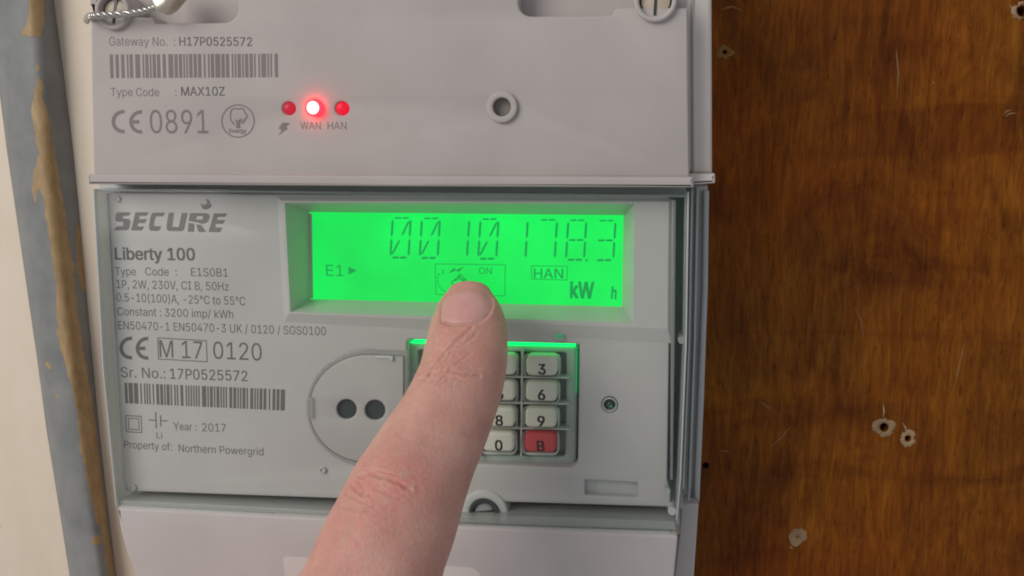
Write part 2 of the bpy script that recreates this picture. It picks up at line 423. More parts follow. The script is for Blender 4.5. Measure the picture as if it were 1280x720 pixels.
def gouge(pts, wd, mat, seed):
    rnd = random.Random(seed); V, F = [], []
    n = 14
    P3 = [np.array(p, float) for p in pts]
    L, R_ = [], []
    for i in range(n+1):
        t = i/n*(len(P3)-1); k = min(int(t), len(P3)-2); q = P3[k]*(1-(t-k)) + P3[k+1]*(t-k)
        d = P3[k+1]-P3[k]; d /= np.linalg.norm(d); nn = np.array([-d[1], d[0]])
        hw = wd/2*math.sin(math.pi*(i+.3)/(n+.6))*rnd.uniform(.5, 1.2)
        L.append(tuple(q+nn*hw)); R_.append(tuple(q-nn*hw))
    return solid('gouge', [Q(L+R_[::-1], .03)], -.05, .06, mat, board)
gouge([(962, 560), (975, 548), (990, 532)], 2.4, M_scar, 1)
gouge([(948, 500), (958, 508), (968, 512)], 4, M_scar, 2)
gouge([(900, 563), (912, 564)], 2, M_scar, 3)
gouge([(1253, 145), (1258, 139), (1266, 137)], 3.2, M_scar, 4)
gouge([(1256, 146), (1262, 142), (1272, 141)], 1.5, M_splinter, 14)
gouge([(1208, 420), (1200, 452), (1192, 490)], 2.2, M_scar, 5)
gouge([(1068, 383), (1076, 400), (1080, 425)], 3.0, M_scar, 6)
gouge([(1104, 505), (1105, 514), (1104, 522)], 3.5, M_splinter, 7)
gouge([(1128, 528), (1132, 535), (1133, 541)], 2.5, M_splinter, 8)
gouge([(1165, 103), (1168, 104)], 2, M_splinter, 9)
gouge([(900, 12), (915, 8), (930, 14)], 3, M_scar, 10)
gouge([(1120, 60), (1123, 90), (1121, 128)], 3, M_scar, 11)
gouge([(986, 683), (992, 686)], 2.4, M_splinter, 12)
gouge([(1262, 5), (1268, 16), (1266, 24)], 3, M_splinter, 13)

# ------------------------------------------------------------------ conduit on the wall
pipe_rows = [(-260, -72, 23, 36), (-90, -32, 44, 57), (0, -14, 53, 67), (90, -2, 60, 79), (180, 9.5, 66, 90), (270, 22.5, 75, 99), (360, 35.5, 86, 107),
             (450, 48.5, 98, 115.5), (540, 60.5, 109, 124), (630, 75, 121, 134), (720, 89, 134, 145), (860, 112, 155, 166), (1000, 136, 177, 188)]
PR = np.array(pipe_rows, float)
ys = np.arange(-260, 1000.1, 3.0)
prof_u = np.concatenate([np.linspace(0, .12, 7)[:-1], np.linspace(.12, .62, 16)[:-1], np.linspace(.62, .92, 9)[:-1], np.linspace(.92, 1.0, 6)[:-1], np.linspace(1.0, 2.0, 14)])
drips = [[(38, -60), (53, -60), (54, 45), (46, 48), (36, 46), (26, 44), (25, 36), (33, 31), (35, 15)],
         [(47, 92), (52, 100), (56, 130), (63, 150), (66, 178), (73, 215), (80, 260), (91, 330), (97, 390), (103, 430), (110, 470), (118, 520), (125, 570), (130, 620), (133, 650), (140, 690), (146, 730), (138, 730), (131, 690), (128, 668), (122, 655), (116, 632), (110, 610), (106, 585), (101, 565), (98, 545), (96, 520), (92, 500), (85, 465), (77, 440), (72, 415), (70, 380), (68, 350), (63, 315), (58, 280), (53, 245), (48, 232), (45, 255), (41, 240), (41, 218), (46, 205), (49, 190), (43, 172), (40, 140), (41, 112), (45, 106)],
         [(114, 672), (120, 668), (130, 672), (126, 680), (118, 683), (113, 680)], [(56, 455), (60, 450), (64, 458), (62, 464)], [(65, 492), (73, 496), (70, 498)], [(46, 80), (50, 79), (50, 90), (46, 88)], [(95, 268), (104, 300), (107, 360), (100, 365), (96, 330)]]
def psd(poly, x, y):
    poly = np.array(poly, float); n = len(poly); ins = np.zeros(x.shape, bool); dd = np.full(x.shape, 1e9)
    for i in range(n):
        a, b = poly[i], poly[(i+1) % n]; e = b-a
        t = np.clip(((x-a[0])*e[0]+(y-a[1])*e[1])/(e@e), 0, 1); dd = np.minimum(dd, np.hypot(x-a[0]-t*e[0], y-a[1]-t*e[1]))
        c = (a[1] > y) != (b[1] > y)
        with np.errstate(divide='ignore', invalid='ignore'): xi = a[0] + (y-a[1])/(e[1] if e[1] else 1e-9)*e[0]
        ins ^= c & (x < xi)
    return np.where(ins, dd, -dd)
rings, pxs, pys = [], [], []
for y in ys:
    l = np.interp(y, PR[:, 0], PR[:, 1]); m_ = np.interp(y, PR[:, 0], PR[:, 2]); r_ = np.interp(y, PR[:, 0], PR[:, 3])
    ring = []
    for u in prof_u:
        if u <= 1:
            x = l + (m_-l)*u
            if u < .7: z = -12 + 7.6*math.sqrt(max(0, 1-(1-u/.7)**2))
            else: z = -4.4 - 2.0*((u-.7)/.3)**2
        else:
            x = m_ + (r_-m_)*(u-1); v = u-1; z = -6.4 - 5.6*v**1.2
        if u == 0: x -= 2
        ring.append(P(x, y, z)); pxs.append(x); pys.append(y)
    rings.append(ring)
Vp, Fp = loft(rings, closed=False)
pipe = mesh_obj('conduit', Vp, [f[::-1] for f in Fp], M_pipe, None, 60)
pxs, pys = np.array(pxs), np.array(pys); sd = np.full(pxs.shape, -99.)
for d in drips: sd = np.maximum(sd, psd(d, pxs, pys))
at = pipe.data.attributes.new('paint', 'FLOAT', 'POINT'); at.data.foreach_set('value', sd.astype(np.float32))
pipe['label'] = 'grey conduit running down the cream wall, streaked with mustard paint drips'; pipe['category'] = 'conduit'

# ------------------------------------------------------------------ electricity meter
meter = thing('electricity_meter', 'pale grey electricity meter with a lit green display and a clear cover', 'electricity meter', (60, -20, 0))

# base
base_poly = Q([(885, 232), (884, 360), (879, 500), (873.5, 628), (867.5, 720), (845, 960), (330, 960), (330, 232)], 15)
solid('base', [base_poly], 0, 15, M_base, meter, .8)
solid('base_rail', [Q([(879.5, 238), (886.6, 238), (885, 360), (880, 500), (874.5, 628), (867, 628), (873, 480), (878, 360)], 17)], 14.8, 17, M_base, meter, .5)
hubbase = Q([(889.5, -140), (890, 0), (890.5, 217), (400, 217), (400, -140)], 39.4)
solid('hub_base', [hubbase], 0, 39.4, M_hubside_lifted, meter, 1.0)
solid('hub_base_groove', [Q([(863, -140), (866.5, -140), (868.5, 217), (865, 217)], 39.8)], 39, 39.9, M_hub, meter, .3)

# hub cover
C46 = 46
outer = [(117, 219), (862, 222), (860.5, 120), (859.5, 9.5), (772, 10), (768.5, 12), (766, 18), (761, 20), (664, 20.5)]
outer += [(664-16*math.sin(a), 4.5+16*math.cos(a)) for a in [math.radians(15*k) for k in range(1, 7)]]
outer += [(648, -120), (298, -120), (298, 9)]
outer += [(279+19*math.cos(a), 9.5+19*math.sin(a)) for a in [math.radians(15*k) for k in range(0, 7)]]
outer += [(194, 29.5), (190, 22), (121, 20), (121, -120), (112, -120), (112, 7), (117.5, 8), (117.5, 16), (113, 17), (114.5, 120)]
leds = [(361, 135.5, 7.6), (394, 135, 9.6), (427.5, 135.5, 8.0)]
hl = [Q(outer, C46), Q(circ(628, 134, 12.5), C46)] + [Q(circ(a, b, r+.6, 28), C46) for a, b, r in leds]
hub = solid('hub_cover', hl, 40.2, C46, M_hub, meter, .45)
body = Q([(124, 214), (858, 218), (857, -120), (119, -120)], 40)
solid('recess_floor', [body], 39.5, 40.1, M_hub, hub, .3)
# reset button
c = P(628, 134, 46); solid('ring_boss', [[(c[0]+r*math.cos(t), c[1]+r*math.sin(t)) for t in np.linspace(0, 2*math.pi, 49)[:-1]] for r in (3.15, 1.85)], 45, 46.9, M_hub, hub, .35)
multi('reset_button', [lathe((c[0], c[1]), [(2.0, 41), (2.0, 44.6), (1.8, 44.8), (0, 44.8)])], M_lens, hub)
# leds
for (a, b, r), mm, nm in zip(leds, (M_led1, M_wan, M_led3), ('led', 'led', 'led')):
    c = P(a, b, 46); R = mmr(r, 46)
    prof = [(R, 42), (R, 45.9), (R*.97, 46.1), (R*.8, 46.35), (R*.5, 46.5), (0, 46.55)]
    if mm is M_wan: prof = [(R*.86, 42), (R*.86, 47.45), (R*.8, 47.6), (R*.6, 47.75), (R*.3, 47.85), (0, 47.88)]
    o = multi(nm, [lathe((c[0], c[1]), prof)], mm, hub)
    o['label'] = {M_led1: 'dim red indicator light', M_wan: 'brightly lit white-red indicator light', M_led3: 'glowing red indicator light'}[mm]
    if mm is M_wan:
        solid('led_rim', [[(c[0]+q*math.cos(t), c[1]+q*math.sin(t)) for t in np.linspace(0, 2*math.pi, 41)[:-1]] for q in (R*1.06, R*.87)], 44, 47.5, M_wanring, hub, .06)
ZT = 46.03
flat('lightning_mark', [[(340+x/9, 100+y/9) for x, y in [(118, 478), (205, 485), (160, 528), (182, 547), (132, 578), (70, 627), (108, 566), (74, 543)]]], ZT, M_print2, hub)
def T(b, p0, p1, cap, mat=M_print, par=hub, z=ZT, **k): return text(b, p0, p1, cap, z, mat, par, **k)
T('WAN', (375.5, 161.3), (401, 161.5), 9, M_print2); T('HAN', (409.5, 161.4), (433, 161.6), 9, M_print2)
T('Gateway No.', (136.5, 57), (209, 57.3), 10.8, M_print2); T(':', (217.3, 57), (219, 57), 10.8, M_print2); T('H17P0525572', (224.2, 57), (315, 57.5), 10.8, bold=.006)
T('Type Code', (138.5, 120), (199, 120.2), 10.2, M_print2); T(':', (219, 119.8), (220.6, 119.8), 10, M_print2); T('MAX10Z', (226.5, 119.6), (281, 119.6), 11, bold=.006)
T('0891', (188, 166.5), (260.5, 166.7), 29, M_print2)
barcode((137, 68), (350, 67), (350.5, 96.5), (138, 97.7), 11, ZT, M_print2, hub, 62)
def ce(x, y, r, wdt, mat, par, z, dx):
    flat('ce_mark', [arcband(x, y, r, r-wdt, 83, 277)], z, mat, par)
    x2, y2 = x+dx, y+dx*.02
    flat('ce_mark', [arcband(x2, y2, r, r-wdt, 83, 277)], z, mat, par)
    flat('ce_mark', [[(x2-r+wdt*.7, y2-wdt/2), (x2-2.2, y2-wdt/2), (x2-2.2, y2+wdt/2), (x2-r+wdt*.7, y2+wdt/2)]], z+.004, mat, par)
ce(154, 152, 14.6, 4.4, M_print2, hub, ZT, 22)
# energy emblem
flat('tree_emblem', [circ(297.5, 151.3, 21, 48), circ(297.5, 151.3, 19.4, 48)], ZT, M_print2, hub)
crown = [(297.5+(10.5+1.1*math.sin(5*a+.6))*math.cos(a), 144+(8.7+.9*math.sin(5*a))*math.sin(a)) for a in np.linspace(.9*math.pi-.0, 2.85*math.pi - .75, 34)]
flat('tree_emblem', [ribbon([(293, 156), (288.5, 150)] + crown[2:-1] + [(305.5, 150), (301.5, 156)], 1.7)], ZT, M_print2, hub)
flat('tree_emblem', [[(295, 160.3), (295.6, 153), (293, 148.5), (297.2, 151), (301.5, 147.5), (299.8, 153), (300.6, 160.3)]], ZT+.01, M_print2, hub)
T('Energy', (286.5, 166), (308, 166), 5, M_print2, bold=.02)
# screws in the hub
def screw(cx, cy, rr, rh, z0, zt, parent, mat, slot_deg, ringmat):
    c = P(cx, cy, 46); Ro, Ri = mmr(rr, 46), mmr(rh, 46)
    solid('screw_boss', [[(c[0]+q*math.cos(t), c[1]+q*math.sin(t)) for t in np.linspace(0, 2*math.pi, 57)[:-1]] for q in (Ro, Ri*1.06)], 39.8, zt, ringmat, parent, .5)
    a = math.radians(slot_deg); sw = .55
    hd = lathe((c[0], c[1]), [(Ri*.98, 38), (Ri*.98, zt-2.0), (Ri*.9, zt-1.5), (Ri*.5, zt-1.2), (0, zt-1.15)])
    s = multi('screw', [hd], mat, parent)
    d = np.array([math.cos(a), math.sin(a)]); n_ = np.array([-d[1], d[0]]); cc = np.array(c[:2])
    sl = [tuple(cc + d*Ri*.93*i + n_*sw*j/2) for i, j in ((-1, -1), (1, -1), (1, 1), (-1, 1))]
    solid('screw_slot', [sl], zt-1.6, zt-1.06, M_hole, parent)
    return s
screw(143.5, 14.5, 24.2, 17, 39.8, 47.2, hub, M_steel, 80, M_hub)
screw(819.5, 1.0, 26, 18.6, 39.8, 47.2, hub, M_steel, 88, M_hub)
# ledge
solid('ledge', [Q(rrect([(109.5, 217.5), (500, 219.6), (866.5, 221), (867.5, 234.3), (500, 232.8), (109.5, 230.3)], [1.5, 0, 2, 2, 0, 2]), 48)], 38, 48, M_hub, meter, .5)
solid('base_ledge', [Q(rrect([(850, 217), (894, 216.5), (894.3, 229), (850, 232)], 2), 41.5)], 0, 41.5, M_hubside_lifted, meter, .6)

# ---- lower case: interior, label plate
solid('case_interior', [[(.3, 1), (128.5, 1), (128.5, -77), (.3, -74)]], 15.1, 26, M_dark, meter, .3)
solid('case_rebate', [Q([(121, 224), (857, 228), (857, 243.5), (500, 241.5), (124, 239.5)], 38)], 25, 38, M_midgrey, meter, .3)
ZP = 40; ZTL = 40.03
plate_loop = [(132, 241), (837.5, 244.5), (836.5, 430), (834, 602), (838, 610), (838, 634), (640, 628), (620, 627), (440, 624), (156.5, 614)]
def keypad_loop(g=0): return rrect([(508-g, 424-g), (724.5+g, 430-g), (722.5+g, 585+g), (512-g, 577+g)], [6, 3, 12, 12])
pl = [Q(rrect(plate_loop, [2, 5, 0, 2, 2, 3, 0, 0, 0, 5]), ZP), Q(keypad_loop(), ZP), Q(circ(762, 506, 10), ZP),
      Q([(357.5, 255.5), (791.5, 256), (790, 402), (364.5, 388.5)], ZP), Q(rrect([(731, 600), (797, 603.5), (797, 622), (731, 619)], 2), ZP)]
plate = solid('label_plate', pl, 30, ZP, M_plate, meter, .4)
solid('label_window', [Q([(726, 596), (802, 599), (802, 626), (726, 624)], 38)], 31, 38, M_midgrey, plate)
# SECURE wordmark, drawn letter by letter
def zz(pts): return [(110+x/6.547, 220+y/6.547) for x, y in pts]
logo = [[(352, 296), (245, 296), (228, 310), (220, 350), (232, 372), (288, 376), (285, 410), (235, 412), (208, 445), (320, 445), (338, 428), (350, 378), (338, 352), (282, 348), (288, 328), (335, 326)],
        [(388, 296), (500, 296), (478, 328), (424, 328), (418, 352), (486, 352), (466, 386), (412, 386), (406, 412), (462, 412), (440, 447), (352, 445)],
        [(530, 300), (636, 298), (612, 330), (556, 332), (545, 372), (540, 408), (604, 412), (578, 450), (515, 449), (498, 432), (500, 400), (512, 325)],
        [(660, 300), (706, 300), (690, 415), (742, 417), (768, 302), (816, 302), (790, 430), (770, 452), (660, 450), (642, 432), (644, 400)],
        [(836, 303), (975, 304), (998, 318), (992, 360), (970, 384), (935, 394), (905, 382), (823, 368)],
        [(822, 384), (872, 391), (868, 457), (816, 456)], [(885, 394), (930, 403), (968, 458), (905, 458)],
        [(1030, 305), (1142, 307), (1118, 335), (1062, 335), (1056, 360), (1125, 360), (1105, 392), (1048, 392), (1042, 420), (1105, 422), (1080, 460), (985, 458)]]
for k_, lp in enumerate(logo):
    flat('wordmark_letter', [zz(lp)] + ([zz([(893, 328), (943, 328), (936, 358), (886, 356)])] if k_ == 4 else []), ZTL, M_print, plate)
flat('bird_mark', [zz([(965, 185), (985, 190), (1000, 210), (998, 230), (1018, 232), (1000, 262), (965, 276), (935, 265), (930, 245), (912, 222), (945, 235), (968, 228), (975, 210)])], ZTL, M_print, plate)
def TL(b, p0, p1, cap, mat=M_print, **k): return text(b, p0, p1, cap, ZTL, mat, plate, **k)
TL('Liberty 100', (143.8, 324.3), (244, 325.4), 14.8, bold=.02)
TL('Type', (144.3, 344), (170, 344.3), 10); TL('Code', (181.7, 344.2), (211, 344.8), 10); TL(':', (219.5, 344.6), (221, 344.6), 10); TL('E1S0B1', (239, 345.2), (285, 346), 10.3)
TL('1P, 2W, 230V, CI B, 50Hz', (145.7, 360), (286, 363.3), 10.2)
TL('0.5-10(100)A, -25°C to 55°C', (145.7, 376.6), (306.7, 381.7), 10.3)
TL('Constant : 3200 imp/ kWh', (147, 394), (291.7, 398), 10)
TL('EN50470-1 EN50470-3 UK / 0120 / SGS0100', (148, 411.5), (407.5, 419.3), 10.2)
ce(163.5, 435, 14.3, 4.4, M_print, plate, ZTL, 20.3)
flat('mark_frame', frame_loops([(196.6, 421.8), (258.3, 425.3), (259.6, 452.8), (197.6, 449.3)], 1.1), ZTL, M_print, plate)
TL('M 17', (199.8, 446.6), (253.5, 448.6), 21.5); TL('0120', (266.8, 448.4), (327.3, 450.9), 21.5)
TL('Sr. No.:', (151.3, 471.3), (207, 473.2), 12.6); TL('17P0525572', (212.8, 473.4), (309.5, 476.5), 12.8, bold=.004)
barcode((155.4, 478.3), (357.7, 487), (357.2, 513.3), (156.7, 504), 5, ZTL, M_print, plate, 66)
sq = [(156.4, 519), (177, 519.8), (177.8, 541.2), (157.4, 540.2)]
flat('double_square_mark', frame_loops(sq, 1.1), ZTL, M_print, plate)
flat('double_square_mark', frame_loops([(159.8, 522.4), (173.8, 523), (174.4, 537.6), (160.6, 537)], 1.0), ZTL, M_print, plate)
flat('battery_mark', [ribbon([(194.6, 515), (195.3, 535.4)], 1.4)], ZTL, M_print, plate); flat('battery_mark', [ribbon([(200.6, 519), (201, 533)], 1.4)], ZTL, M_print, plate)
flat('battery_mark', [ribbon([(186, 525), (193.8, 525.4)], 1.3)], ZTL, M_print, plate); flat('battery_mark', [ribbon([(201.6, 525.8), (209.5, 526.2)], 1.3)], ZTL, M_print, plate)
TL('Li', (195.8, 547.6), (203, 548), 7); TL('Year :', (217, 537.5), (245.5, 538.6), 9.6); TL('2017', (253, 539), (282.5, 540), 10)
TL('Property of:', (155.3, 560), (215, 563.3), 9.4); TL('Northern Powergrid', (223.5, 564.6), (329.5, 569.4), 9.4)
for (a, b, r) in ((147.5, 248.5, 4.6), (404, 587, 4.8), (167, 609, 5)):
    c = P(a, b, ZP); R = mmr(r, ZP); multi('dimple', [lathe((c[0], c[1]), [(R, ZP+.02), (R*.95, ZP+.5), (R*.7, ZP+.6), (R*.5, ZP+.3), (0, ZP+.25)])], M_plate, plate)

# ---- display
pan_o = [(346, 246), (842, 249), (839, 429), (355, 402)]
pan_i = [(352, 251), (836, 252.5), (834.5, 411), (361, 392)]
ring_out = [P(x, y, 40.02) for x, y in pan_o]; ring_top = [P(x, y, 40.9) for x, y in pan_i]
ring_in = [P(x, y, 40.9) for x, y in [(356, 253.5), (793, 254.5), (791.5, 403.5), (363, 390)]]
lcd_q = [(387, 265.8), (778.5, 270), (776.5, 382.2), (389, 373.2)]
ring_l = [P(x, y, 33.4) for x, y in [(385.5, 265), (779.5, 269), (777.5, 383.5), (387.5, 374.2)]]
ring_l2 = [p - np.array([0, 0, 2]) for p in ring_l]
def ringmesh(rs):
    V, F = loft(rs); return V, [f[::-1] for f in F]
bez = mesh_obj('display_bezel', *fix_normals(*ringmesh([ring_in, ring_l, ring_l2])), M_bezel, meter, 20)
mesh_obj('bezel_face', *fix_normals(*ringmesh([ring_out, ring_top, ring_in])), M_plate, bez, 12)
big = [P(x, y, 32.9) for x, y in [(380, 258), (786, 262), (784, 391), (382, 381)]]
lcd = solid('lcd_screen', [Q([(384.5, 264), (780.5, 268), (778.5, 384.5), (386.5, 375.2)], 33)], 32.6, 33, M_lcd, meter)
ZL = 33.03
def z4(x, y): return (480+x/4, 260+y/4)
def seg_poly(x0, y0, x1, y1, wd):
    d = Vector((x1-x0, y1-y0)); L = d.length; d /= L; n = Vector((-d.y, d.x)); a = Vector((x0, y0))
    pts = [a+d*1.5, a+d*L*.16+n*wd*.52, a+d*L*.84+n*wd*.52, a+d*(L-1.5), a+d*L*.84-n*wd*.52, a+d*L*.16-n*wd*.52]
    return [z4(p.x, p.y) for p in pts]
SEGS = {'a1', 'a2', 'b', 'c', 'd1', 'd2', 'e', 'f', 'g1', 'g2', 'h', 'i'}
DIG = {'0': ['a1', 'a2', 'b', 'c', 'd1', 'd2', 'e', 'f', 'h', 'i'], '1': ['b', 'c'], '7': ['a1', 'a2', 'b', 'c'],
       '8': ['a1', 'a2', 'b', 'c', 'd1', 'd2', 'e', 'f', 'g1', 'g2'], '3': ['a1', 'a2', 'b', 'c', 'd1', 'd2', 'g1', 'g2']}
for i, ch in enumerate('00101783'):
    ox = 36 + 146.3*i; oy = 50 + i*1.85
    wv, hh, sk = 90, 198, -12
    def XY(u, v): return (ox + 8 + u*wv + sk*(v-.0) , oy + v*hh)
    S_ = {'a1': (XY(.08, 0), XY(.5, 0), 7), 'a2': (XY(.5, 0), XY(.92, 0), 7), 'b': (XY(1, .03), XY(1, .49), 10), 'c': (XY(1, .51), XY(1, .97), 10),
          'd1': (XY(.08, 1), XY(.5, 1), 10), 'd2': (XY(.5, 1), XY(.92, 1), 10), 'e': (XY(0, .51), XY(0, .97), 10), 'f': (XY(0, .03), XY(0, .49), 10),
          'g1': (XY(.06, .5), XY(.5, .5), 9), 'g2': (XY(.5, .5), XY(.94, .5), 9), 'h': (XY(.94, .05), XY(.55, .46), 9), 'i': (XY(.47, .54), XY(.06, .94), 9)}
    pcs = []
    for s in DIG[ch]:
        a, b, wd = S_[s]; pcs.append(curve_vf([Q(seg_poly(*a, *b, wd), ZL)], ZL, ZL))
    multi('lcd_digit', pcs, M_seg, lcd, None)
flat('decimal_point', [[z4(1008, 256), z4(1018, 256), z4(1017, 268), z4(1008, 268)]], ZL, M_seg, lcd)
text('E1', (407.7, 344.6), (429.3, 345.2), 13.6, ZL, M_seg, lcd, name='lcd_text'); flat('lcd_arrow', [[(435.5, 333.5), (446, 338.3), (435.8, 343.2)]], ZL, M_seg, lcd)
text('HAN', (667.3, 347.7), (704, 348), 12, ZL, M_seg, lcd, bold=.008, name='lcd_text')
flat('lcd_frame', frame_loops([z4(737, 288), z4(918, 290), z4(916, 362), z4(736, 356)], .8), ZL, M_seglite, lcd)
text('kW', (712.5, 372.2), (742.5, 373), 20, ZL, M_seg, lcd, bold=.03, name='lcd_text'); text('h', (763.7, 373.3), (770.5, 373.7), 15, ZL, M_seg, lcd, bold=.03, name='lcd_text')
flat('lcd_frame', frame_loops([z4(255, 278), z4(608, 283), z4(606, 441), z4(258, 434)], .8), ZL, M_seglite, lcd)
text('ON', (598.7, 342.4), (614.6, 342.6), 8.3, ZL, M_seglite, lcd, bold=.0, name='lcd_text')
flat('lcd_bolt', [[z4(*p) for p in [(318, 328), (352, 300), (360, 311), (400, 294), (372, 320), (361, 310)]]], ZL, M_seglite, lcd)
pcs = []
for k in range(9):
    a0 = 150 + k*15 ; pcs.append(curve_vf([Q(ribbon([z4(330+62*math.cos(math.radians(t)), 360-62*math.sin(math.radians(t))) for t in (a0, a0+5, a0+9)], 1.3), ZL)], ZL, ZL))
pcs.append(curve_vf([Q([z4(*p) for p in [(288, 303), (297, 312), (298, 324), (289, 334), (293, 322), (292, 312)]], ZL)], ZL, ZL))
for ln in ([(345, 385), (338, 372), (372, 343), (398, 368), (370, 392)], [(384, 352), (372, 338), (380, 331), (396, 348), (404, 374)], [(392, 362), (405, 352), (412, 360), (398, 374)], [(352, 364), (378, 352)]):
    pcs.append(curve_vf([Q(ribbon([z4(*p) for p in ln], 1.2), ZL)], ZL, ZL))
multi('lcd_plug_symbol', pcs, M_seglite, lcd, None)
solid('lcd_edge_shade', [Q([(386, 267), (389.5, 267), (391, 373), (388.5, 373)], 33.3)], 33.02, 33.3, M_tray, lcd)  # strip laid in for the dark shadow line at the screen's left edge
solid('status_light', [Q([(692.5, 416.5), (705, 417), (705, 426), (692.5, 425.5)], 40.6)], 39, 41.0, M_lip, meter, .1)
solid('status_light_core', [Q([(695.5, 419), (702, 419.2), (702, 423.5), (695.5, 423.3)], 42)], 40.6, 41.15, M_leakdim, meter)

# ---- keypad
ZK = 33.5
tray = solid('keypad_tray', [Q(rrect([(503, 420), (730, 425), (728, 592), (507, 584)], 8), ZK)], 30.5, ZK, M_tray, meter)
solid('leak_glow_strip', [Q([(513, 427.8), (719, 432.3), (719, 433.4), (513, 428.9)], 38.2)], 33.6, 38.2, M_leak, tray)  # glowing strip stands for backlight leaking along the tray's top edge
solid('leak_glow_strip', [Q([(719.5, 436), (721.5, 436), (720.6, 492), (719.4, 492)], 38.2)], 33.6, 38.2, M_leakdim, tray)  # added glow for the green light spilling down the tray's right side
def keyrect(cx, cy, wv, hv): return rrect([(cx-wv/2, cy-hv/2), (cx+wv/2, cy-hv/2+.6), (cx+wv/2, cy+hv/2+.6), (cx-wv/2, cy+hv/2)], 7.5, 6)
cols = [573, 624.6, 677]; rows = [456.5, 488.5, 521.5, 552.5]
labels = [['1', '2', '3'], ['4', '5', '6'], ['7', '8', '9'], ['', '0', 'B']]
for r_ in range(4):
    for c_ in range(3):
        cx = cols[c_] - r_*.5; cy = rows[r_] + (c_-1)*.9
        red = (r_ == 3 and c_ == 2)
        o = solid('key', [Q(keyrect(cx, cy, 39.5, 24.5), 41.0)], 34, 41.0, M_redkey if red else M_key, meter, .75, 4, 60)
        if red: o['label'] = 'red key printed with the letter B'
        solid('key_collar', [Q(keyrect(cx+.6, cy-.4, 46, 29), 38.0), Q(keyrect(cx, cy, 42.5, 26.5), 38.0)], 36, 38.0, M_rib, o, .4, 2, 50)
        if labels[r_][c_]:
            wv = 9.6 if labels[r_][c_] != 'B' else 9.8
            if labels[r_][c_] == '1': wv = 5
            text(labels[r_][c_], (cx-wv/2+.5, cy+10.4), (cx+wv/2+.5, cy+10.5), 12.6, 41.03, M_black, o, name='key_digit', bold=.022)
for y in (472.5, 505, 536.5):
    solid('keypad_divider', [Q([(517, y-4.6), (712, y-.8), (712, y+1.6), (517, y-2.2)], 39)], 33, 39, M_rib, tray, .3)
for x in (599.5, 652.5):
    solid('keypad_divider', [Q([(x-1.3, 434), (x+1.3, 434), (x, 572), (x-2.6, 572)], 39.1)], 33, 39.1, M_rib, tray, .3)
fr_o = rrect([(511, 428), (722, 433.5), (720, 583), (514, 575)], [5, 3, 11, 11]); fr_i = rrect([(521, 438), (708, 441), (706, 571), (524, 565)], 5)
solid('keypad_frame', [Q(fr_o, 37), Q(fr_i, 37)], 33.4, 37, M_tray, tray, .6)

# ---- optical port
def dshape(cx, cy, rx, ry, xr, top):
    pts = [(xr, top)]
    for k in range(0, 61):
        a = math.radians(-80 - 190*k/60)
        pts.append((cx+rx*math.cos(a), cy+ry*math.sin(a)))
    pts.append((xr, cy+ry*.97)); return pts
disc = dshape(460, 511, 73, 67, 504, 446)
h1, h2 = circ(433, 511.7, 12.6, 36), circ(468.5, 512.8, 12.8, 36)
port = solid('optical_port', [Q(disc, 41.2), Q(h1, 41.2), Q(h2, 41.2)], 40.05, 41.2, M_port, meter, .25)
ringo = dshape(460, 510, 78, 73.5, 510, 439)
solid('port_rim', [Q(ringo, 41.0), Q(dshape(460, 511, 74, 68, 505, 445), 41.0)], 40.04, 41.0, M_ring, port, .3)
for h in (h1, h2): solid('port_window', [Q(h, 40.2)], 40.03, 40.3, M_hole, port)
solid('port_clip', [Q(rrect([(384.5, 498), (390, 497), (391, 523), (386, 524)], 2), 42)], 40.1, 42, M_ring, port, .3)
for t in range(2):
    solid('port_tab', [Q([(470, 444.5), (489, 445), (492, 449), (468, 448)], 41.6)] if t == 0 else [Q([(486, 446), (491, 446), (491, 451), (487, 451)], 41.9)], 41.1, 41.5 if t == 0 else 41.8, M_midgrey, port, .1)
# ---- calibration led
c = P(762, 506, 40); R = mmr(9.6, 40)
solid('pulse_led_collar', [[(c[0]+q*math.cos(t), c[1]+q*math.sin(t)) for t in np.linspace(0, 2*math.pi, 37)[:-1]] for q in (R*1.0, R*.82)], 37, 40.3, M_midgrey, meter, .15)
o = multi('pulse_led', [lathe((c[0], c[1]), [(R*.8, 36), (R*.8, 38.2), (R*.6, 39.2), (R*.3, 39.7), (0, 39.8)])], clear('led_lens_plastic', (.6, .8, .7, 1), .3, .05, hazecol=(.2, .28, .24, 1)), meter)
solid('pulse_led_glint', [Q(rrect([(760, 509), (765, 507.5), (766.5, 510.5), (762, 512)], 2), 37)], 36.2, 37, M_leakdim, meter)  # small glowing patch stands in for the green glint in the lens
# ---- case screw seen under the cover
c = P(611, 628, 34)
solid('case_screw_boss', [[(c[0]+q*math.cos(t), c[1]+q*math.sin(t)) for t in np.linspace(0, 2*math.pi, 49)[:-1]] for q in (5.3, 3.3)], 28, 40.6, M_midgrey, meter, .4)
multi('case_screw', [lathe((c[0], c[1]), [(3.35, 30), (3.35, 41.2), (2.9, 41.3), (2.5, 40.9), (2.45, 38)])], M_hole, meter)
s_ = multi('case_screw_head', [lathe((c[0], c[1]), [(2.35, 34), (2.35, 40.2), (1.9, 40.6), (0, 40.7)])], plastic('bright_steel', (.33, .34, .33, 1), .3, .3, .4, 1.0), meter)
solid('case_screw_slot', [[(c[0]-2.1, c[1]-.2), (c[0]+2.1, c[1]+.5), (c[0]+2.0, c[1]+1.0), (c[0]-2.2, c[1]+.3)]], 40.3, 40.75, M_hole, meter)

